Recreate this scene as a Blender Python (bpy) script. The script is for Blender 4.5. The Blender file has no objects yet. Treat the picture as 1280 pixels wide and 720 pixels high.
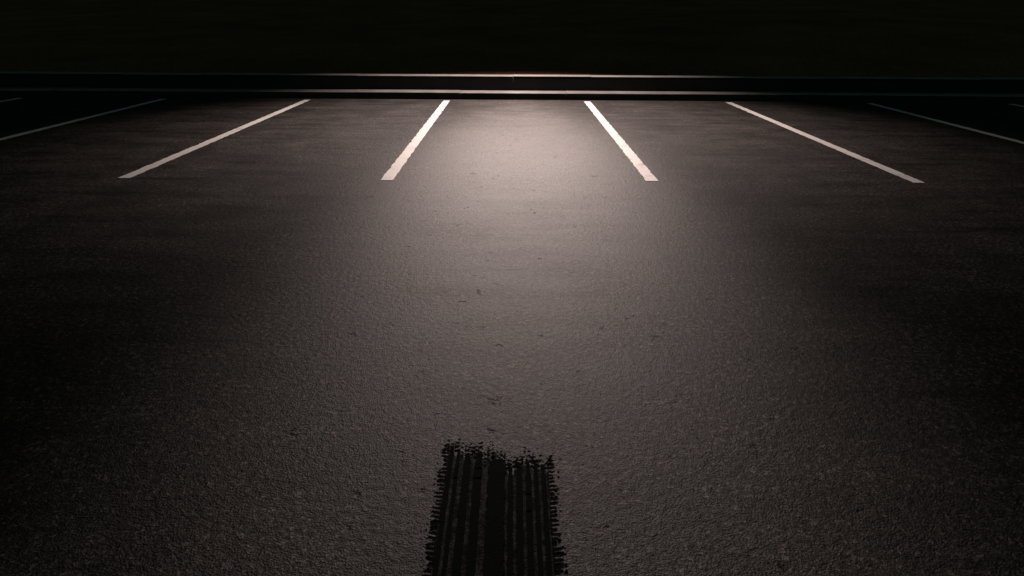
import bpy, bmesh, math, random
from mathutils import Vector, Matrix, noise
random.seed(7)
sc=bpy.context.scene
sc.view_settings.view_transform='Standard'; sc.view_settings.look='None'; sc.view_settings.exposure=0

# ---------------- helpers
class NT:
    def __init__(s,m):
        m.use_nodes=True; s.t=m.node_tree; s.n=s.t.nodes; s.n.clear()
    def a(s,ty,ins=None,**kw):
        nd=s.n.new(ty)
        for k,v in kw.items(): setattr(nd,k,v)
        for k,v in (ins or {}).items():
            if isinstance(v,bpy.types.NodeSocket): s.t.links.new(v,nd.inputs[k])
            else: nd.inputs[k].default_value=v
        return nd
    def math(s,op,a,b=0.0,clamp=False):
        nd=s.n.new('ShaderNodeMath'); nd.operation=op; nd.use_clamp=clamp
        for i,v in enumerate((a,b)):
            if isinstance(v,bpy.types.NodeSocket): s.t.links.new(v,nd.inputs[i])
            else: nd.inputs[i].default_value=v
        return nd.outputs[0]
    def ramp(s,f,stops):
        nd=s.n.new('ShaderNodeValToRGB'); s.t.links.new(f,nd.inputs[0])
        e=nd.color_ramp.elements
        while len(e)<len(stops): e.new(0.5)
        for i,(p,c) in enumerate(stops):
            e[i].position=p; e[i].color=(c,c,c,1) if isinstance(c,(int,float)) else (*c,1)
        return nd.outputs[0]
    def mix(s,f,a,b,bt='MIX'):
        nd=s.n.new('ShaderNodeMixRGB'); nd.blend_type=bt
        for i,v in enumerate((f,a,b)):
            if isinstance(v,bpy.types.NodeSocket): s.t.links.new(v,nd.inputs[i])
            elif i==0: nd.inputs[0].default_value=v
            else: nd.inputs[i].default_value=(*v,1)
        return nd.outputs[0]
    def noise(s,vec,scale,detail=3,rough=.55):
        return s.a('ShaderNodeTexNoise',{'Vector':vec,'Scale':scale,'Detail':detail,'Roughness':rough}).outputs[0]
    def out(s,sh): s.a('ShaderNodeOutputMaterial',{'Surface':sh})

def obj(name,me,mat=None,parent=None):
    o=bpy.data.objects.new(name,me); sc.collection.objects.link(o)
    if mat: me.materials.append(mat)
    if parent: o.parent=parent
    return o
def mesh(name,vs,fs):
    me=bpy.data.meshes.new(name); me.from_pydata(vs,[],fs); me.update(); return me

# ---------------- materials
def asphalt():
    m=bpy.data.materials.new('asphalt'); t=NT(m)
    co=t.a('ShaderNodeNewGeometry').outputs['Position']
    fine=t.noise(co,140,2,.6)
    mid=t.noise(co,36,3,.6)
    big=t.noise(co,1.6,5,.65)
    mp=t.a('ShaderNodeMapping',{'Vector':co,'Scale':(0.5,3.2,1)}).outputs[0]
    streak=t.noise(mp,1.5,5,.65)
    vor=t.a('ShaderNodeTexVoronoi',{'Vector':co,'Scale':90.0})
    sv=t.a('ShaderNodeSeparateColor',{'Color':vor.outputs['Color']}).outputs[0]
    c=t.ramp(fine,[(.3,(.0135,.0116,.0105)),(.55,(.039,.033,.030)),(.75,(.09,.075,.067))])
    bright=t.ramp(sv,[(.0,.25),(.7,1.0),(.86,1.7),(1.0,3.6)])
    c=t.mix(1,c,bright,'MULTIPLY')
    c=t.mix(1,c,t.ramp(mid,[(.32,.3),(.62,1.35)]),'MULTIPLY')
    c=t.mix(1,c,t.ramp(big,[(.35,.58),(.62,1.3)]),'MULTIPLY')
    c=t.mix(1,c,t.ramp(streak,[(.34,.34),(.45,.86),(.7,1.3)]),'MULTIPLY')
    pit=t.noise(co,9,5,.65)
    pits=t.ramp(pit,[(.29,.15),(.35,1.0)])
    c=t.mix(1,c,pits,'MULTIPLY')
    h=t.math('ADD',t.math('MULTIPLY',fine,.9),t.math('MULTIPLY',mid,1.1))
    h=t.math('ADD',h,t.math('MULTIPLY',pits,1.2))
    bump=t.a('ShaderNodeBump',{'Height':h,'Strength':.9,'Distance':.006}).outputs[0]
    r=t.math('ADD',t.math('MULTIPLY',streak,.2),t.math('ADD',t.math('MULTIPLY',big,.15),.39))
    p=t.a('ShaderNodeBsdfPrincipled',{'Base Color':c,'Roughness':r,'Normal':bump,'Specular IOR Level':.40})
    t.out(p.outputs[0]); return m
def paint():
    m=bpy.data.materials.new('road_paint'); t=NT(m)
    co=t.a('ShaderNodeNewGeometry').outputs['Position']
    n=t.noise(co,45,4,.7); n2=t.noise(co,4,3,.6)
    w=t.ramp(t.math('ADD',t.math('MULTIPLY',n,.6),t.math('MULTIPLY',n2,.4)),[(.35,0.0),(.46,1.0)])
    c=t.mix(w,(.25,.23,.215),(.86,.82,.79))
    bump=t.a('ShaderNodeBump',{'Height':n,'Strength':.35,'Distance':.003}).outputs[0]
    t.out(t.a('ShaderNodeBsdfPrincipled',{'Base Color':c,'Roughness':.45,'Normal':bump}).outputs[0]); return m
def concrete(name,lo,hi,rough=.65):
    m=bpy.data.materials.new(name); t=NT(m)
    co=t.a('ShaderNodeNewGeometry').outputs['Position']
    n=t.noise(co,3,6,.65); f=t.noise(co,80,3,.6)
    c=t.ramp(n,[(.3,lo),(.7,hi)])
    c=t.mix(1,c,t.ramp(f,[(.3,.7),(.7,1.15)]),'MULTIPLY')
    bump=t.a('ShaderNodeBump',{'Height':f,'Strength':.4,'Distance':.004}).outputs[0]
    t.out(t.a('ShaderNodeBsdfPrincipled',{'Base Color':c,'Roughness':rough,'Normal':bump}).outputs[0]); return m
def grass():
    m=bpy.data.materials.new('dry_grass'); t=NT(m)
    co=t.a('ShaderNodeNewGeometry').outputs['Position']
    n=t.noise(co,.35,5,.6); f=t.noise(co,14,5,.7)
    c=t.ramp(n,[(.3,(.18,.08,.042)),(.7,(.34,.155,.095))])
    c=t.mix(1,c,t.ramp(f,[(.3,.4),(.7,1.3)]),'MULTIPLY')
    bump=t.a('ShaderNodeBump',{'Height':f,'Strength':1,'Distance':.05}).outputs[0]
    t.out(t.a('ShaderNodeBsdfPrincipled',{'Base Color':c,'Roughness':.95,'Normal':bump,'Specular IOR Level':.1}).outputs[0]); return m
def rubber(name,lo,hi,scale,amin=0.0,amax=1.0):
    m=bpy.data.materials.new(name); t=NT(m)
    co=t.a('ShaderNodeNewGeometry').outputs['Position']
    n=t.noise(co,scale,4,.7); n2=t.noise(co,18,3,.6)
    v=t.math('ADD',t.math('MULTIPLY',n,.6),t.math('MULTIPLY',n2,.4))
    a=t.ramp(v,[(lo,amin),(hi,amax)])
    f=t.noise(co,140,3,.6)
    bump=t.a('ShaderNodeBump',{'Height':f,'Strength':.8,'Distance':.005}).outputs[0]
    p=t.a('ShaderNodeBsdfPrincipled',{'Base Color':(.004,.0055,.005,1),'Roughness':.92,'Normal':bump,'Specular IOR Level':.05,'Alpha':a})
    t.out(p.outputs[0]); return m
A=asphalt(); P=paint(); G=grass()
K=concrete('kerb_concrete',(.13,.12,.115),(.26,.24,.23))
D=concrete('unlit_shade_block',(.007,.007,.007),(.014,.013,.012),.85)  # wall and front faces: shade of the backlit sides put into the colour
C=concrete('coping_concrete',(.20,.18,.17),(.36,.33,.31))

# ---------------- ground: parking lot, grass bank
KY=11.93
ground=obj('asphalt_parking_lot',mesh('lot',[(-60,-40,0),(60,-40,0),(60,KY+.15,0),(-60,KY+.15,0)],[(0,1,2,3)]),A)

# ---------------- kerb: profile extruded along x with joints
def extrude_profile(name,prof,x0,x1,seg,gap,mat,parent,shadeface=None):
    vs=[];fs=[];x=x0
    while x<x1:
        xe=x+seg-gap; b=len(vs); n=len(prof)
        dz=random.uniform(-.004,.004); dy=random.uniform(-.003,.003)
        for xx in (x,xe):
            for (y,z) in prof: vs.append((xx,y+dy,z+dz))
        for i in range(n):
            j=(i+1)%n; fs.append((b+i,b+n+i,b+n+j,b+j))
        fs.append(tuple(b+i for i in range(n))); fs.append(tuple(b+n+i for i in range(n))[::-1])
        x+=seg
    me=mesh(name,vs,fs); bm=bmesh.new(); bm.from_mesh(me); bmesh.ops.recalc_face_normals(bm,faces=bm.faces); bm.to_mesh(me); bm.free()
    o=obj(name,me,mat,parent)
    if shadeface:
        me.materials.append(shadeface)
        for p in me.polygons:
            if p.normal.y<-.9: p.material_index=1  # faces turned from the lamp get their shade as a darker colour
    return o
def rounded(y0,y1,z0,z1,r,n=5):
    p=[(y0,z0)]
    for i in range(n+1):
        a=math.pi-(math.pi/2)*i/n; p.append((y0+r+r*math.cos(a),z1-r+r*math.sin(a)))
    for i in range(n+1):
        a=math.pi/2-(math.pi/2)*i/n; p.append((y1-r+r*math.cos(a),z1-r+r*math.sin(a)))
    p.append((y1,z0)); return p
kerb=bpy.data.objects.new('kerb',None); sc.collection.objects.link(kerb)
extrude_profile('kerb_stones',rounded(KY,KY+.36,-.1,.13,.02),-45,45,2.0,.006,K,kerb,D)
wall=bpy.data.objects.new('low_retaining_wall',None); sc.collection.objects.link(wall)
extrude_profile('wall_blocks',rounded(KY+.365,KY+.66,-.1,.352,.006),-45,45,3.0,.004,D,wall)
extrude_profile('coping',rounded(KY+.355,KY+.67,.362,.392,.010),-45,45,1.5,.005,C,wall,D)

# grass terrain beyond
nx,ny=160,110; vs=[];fs=[]
for j in range(ny+1):
    v=j/ny; y=KY+.64+ (v**2.2)*160
    for i in range(nx+1):
        x=-120+240*i/nx; d=y-KY-.64
        z=.31+.02*noise.noise(Vector((x*.8,y*.8,0)))
        hill=1.9*(1-math.exp(-max(0,d-1.0)/18))*(0.5+.5/(1+math.exp(-(x+1)/4)))+3.5*(1-math.exp(-max(0,d-25)/60))
        z+=hill+.12*noise.noise(Vector((x*.12,y*.12,3)))*min(1,d/4)
        if j==0: z=.2
        vs.append((x,y,z))
for j in range(ny):
    for i in range(nx):
        a=j*(nx+1)+i; fs.append((a,a+1,a+nx+2,a+nx+1))
me=mesh('hill',vs,fs)
for p in me.polygons: p.use_smooth=True
obj('grass_hillside',me,G)

# ---------------- stall lines
for k,x in enumerate([-9.15,-6.5,-3.82,-1.235,1.375,4.0,6.62,9.25]):
    y0,y1=5.88+random.uniform(-.03,.03),KY-.2; n=160; w=.060; vs=[];fs=[]
    for i in range(n+1):
        y=y0+(y1-y0)*i/n
        l=-w+.012*noise.noise(Vector((y*7,k,0)))+.004*random.uniform(-1,1)
        r=w+.012*noise.noise(Vector((y*7,k,5)))+.004*random.uniform(-1,1)
        vs+=[(x+l,y,.004),(x+r,y,.004)]
        if i: b=2*i; fs.append((b-2,b-1,b+1,b))
    obj('parking_stall_line',mesh('line',vs,fs),P)

# ---------------- tyre mark
tm=bpy.data.objects.new('tyre_mark',None); sc.collection.objects.link(tm)
R1=rubber('rubber_smear',.36,.62,60,.38,.85); R2=rubber('rubber_tread',.32,.44,100,.35,1)
CX=-.05
def top(x):
    u=x-CX
    return 1.87-.10*(u+.2)/.4+.045*noise.noise(Vector((u*28,1,0)))-.045*math.exp(-((u-.05)/.04)**2)
vs=[];fs=[];n=60
for i in range(n+1):
    x=CX-.185+.37*i/n
    vs+=[(x,-1.5,.003),(x,top(x)-.01-random.random()*.05,.003)]
    if i: b=2*i; fs.append((b-2,b,b+1,b-1))
obj('rubber_film',mesh('film',vs,fs),R1,tm)
ribs=[(-.172,.016),(-.146,.014),(-.110,.026),(-.068,.028),(-.0,.060),(.049,.018),(.080,.022),(.112,.020),(.140,.015),(.166,.016)]
vs=[];fs=[]
for u,w in ribs:
    y=-1.5; tp=top(CX+u)+random.uniform(-.04,.01)
    prev=None
    while y<tp:
        fade=1 if tp-y>.07 else random.uniform(.35,1.1)
        l=u-w*.5*random.uniform(.86,1.14)*fade; r=u+w*.5*random.uniform(.86,1.14)*fade
        cur=(len(vs),len(vs)+1); vs+=[(CX+l,y,.006),(CX+r,y,.006)]
        if prev and random.random()>.01: fs.append((prev[0],prev[1],cur[1],cur[0]))
        prev=cur; y+=random.uniform(.006,.014)
obj('tread_ribs',mesh('ribs',vs,fs),R2,tm)
vs=[];fs=[]
for s in (-1,1):
    y=-1.5
    while y<top(CX+s*.19):
        i0=s*(.182+random.uniform(-.004,.004)); o0=s*(.205+random.uniform(-.010,.010))
        h=random.uniform(.009,.016); sk=random.uniform(.004,.012)
        b=len(vs); mx=(i0+o0)/2+s*.004
        vs+=[(CX+i0,y,.006),(CX+mx,y+sk*.5-.001,.006),(CX+o0,y+sk,.006),(CX+o0-s*.003,y+sk+h*.6,.006),(CX+mx,y+sk*.5+h,.006),(CX+i0,y+h*1.05,.006)]
        fs.append((b,b+1,b+2,b+3,b+4,b+5))
        y+=h+random.uniform(.005,.010)
obj('shoulder_lugs',mesh('lugs',vs,fs),R2,tm)
vs=[];fs=[]
for i in range(360):
    if i<300: u=random.uniform(-.2,.2); y=top(CX+u)+random.gauss(0,.022)-.006
    else: u=random.choice((-1,1))*(.2+abs(random.gauss(0,.014))); y=random.uniform(1.1,1.85)
    r=random.uniform(.0015,.006); b=len(vs); k=6; ph=random.random()*6
    for q in range(k):
        rr=r*random.uniform(.5,1.3); vs.append((CX+u+rr*1.3*math.cos(ph+q*math.tau/k),y+rr*1.3*math.sin(ph+q*math.tau/k),.007+.000005*i))
    fs.append(tuple(range(b,b+k)))
obj('rubber_crumbs',mesh('crumbs',vs,fs),R2,tm)

# ---------------- world & lights
w=bpy.data.worlds.new('World'); sc.world=w; w.use_nodes=True; nt=w.node_tree
sky=nt.nodes.new('ShaderNodeTexSky'); sky.sky_type='NISHITA'; sky.sun_disc=False
sky.sun_elevation=math.radians(12); sky.sun_rotation=math.radians(200)
bg=nt.nodes['Background']; nt.links.new(sky.outputs[0],bg.inputs[0]); bg.inputs[1].default_value=.0006
sl=bpy.data.lights.new('moonlight','SUN'); sl.energy=.10; sl.color=(.45,1,.92); sl.angle=math.radians(.5)
so=bpy.data.objects.new('moonlight',sl); sc.collection.objects.link(so)
so.rotation_euler=(math.radians(50),0,math.radians(20))
def spot(name,loc,tgt,E,size,blend,col,sx=1,rad=.15):
    l=bpy.data.lights.new(name,'SPOT'); l.energy=E; l.spot_size=math.radians(size); l.spot_blend=blend; l.color=col; l.shadow_soft_size=rad
    o=bpy.data.objects.new(name,l); sc.collection.objects.link(o); o.location=loc
    o.rotation_euler=(Vector(tgt)-Vector(loc)).to_track_quat('-Z','Y').to_euler(); o.scale=(sx,1,1)
    return o
spot('lamp_light_wide',(.15,KY+.8,6.0),(.15,9.8,0),4400,76,1,(1,.80,.74),sx=1.3,rad=.2)
spot('lamp_light_narrow',(.15,KY+.8,6.0),(.15,7.7,0),3900,88,1,(1,.81,.75),sx=.225,rad=.2)

# ---------------- camera
f=760; th=math.atan(345/f)
cam=bpy.data.cameras.new('camera'); co=bpy.data.objects.new('camera',cam); sc.collection.objects.link(co)
cam.lens=36*f/1280; cam.sensor_width=36; cam.clip_end=1000; cam.clip_start=.05
co.matrix_world=Matrix.Translation((0,0,1.51))@Matrix.Rotation(math.pi/2-th,4,'X')@Matrix.Rotation(math.radians(.35),4,'Z')
sc.camera=co
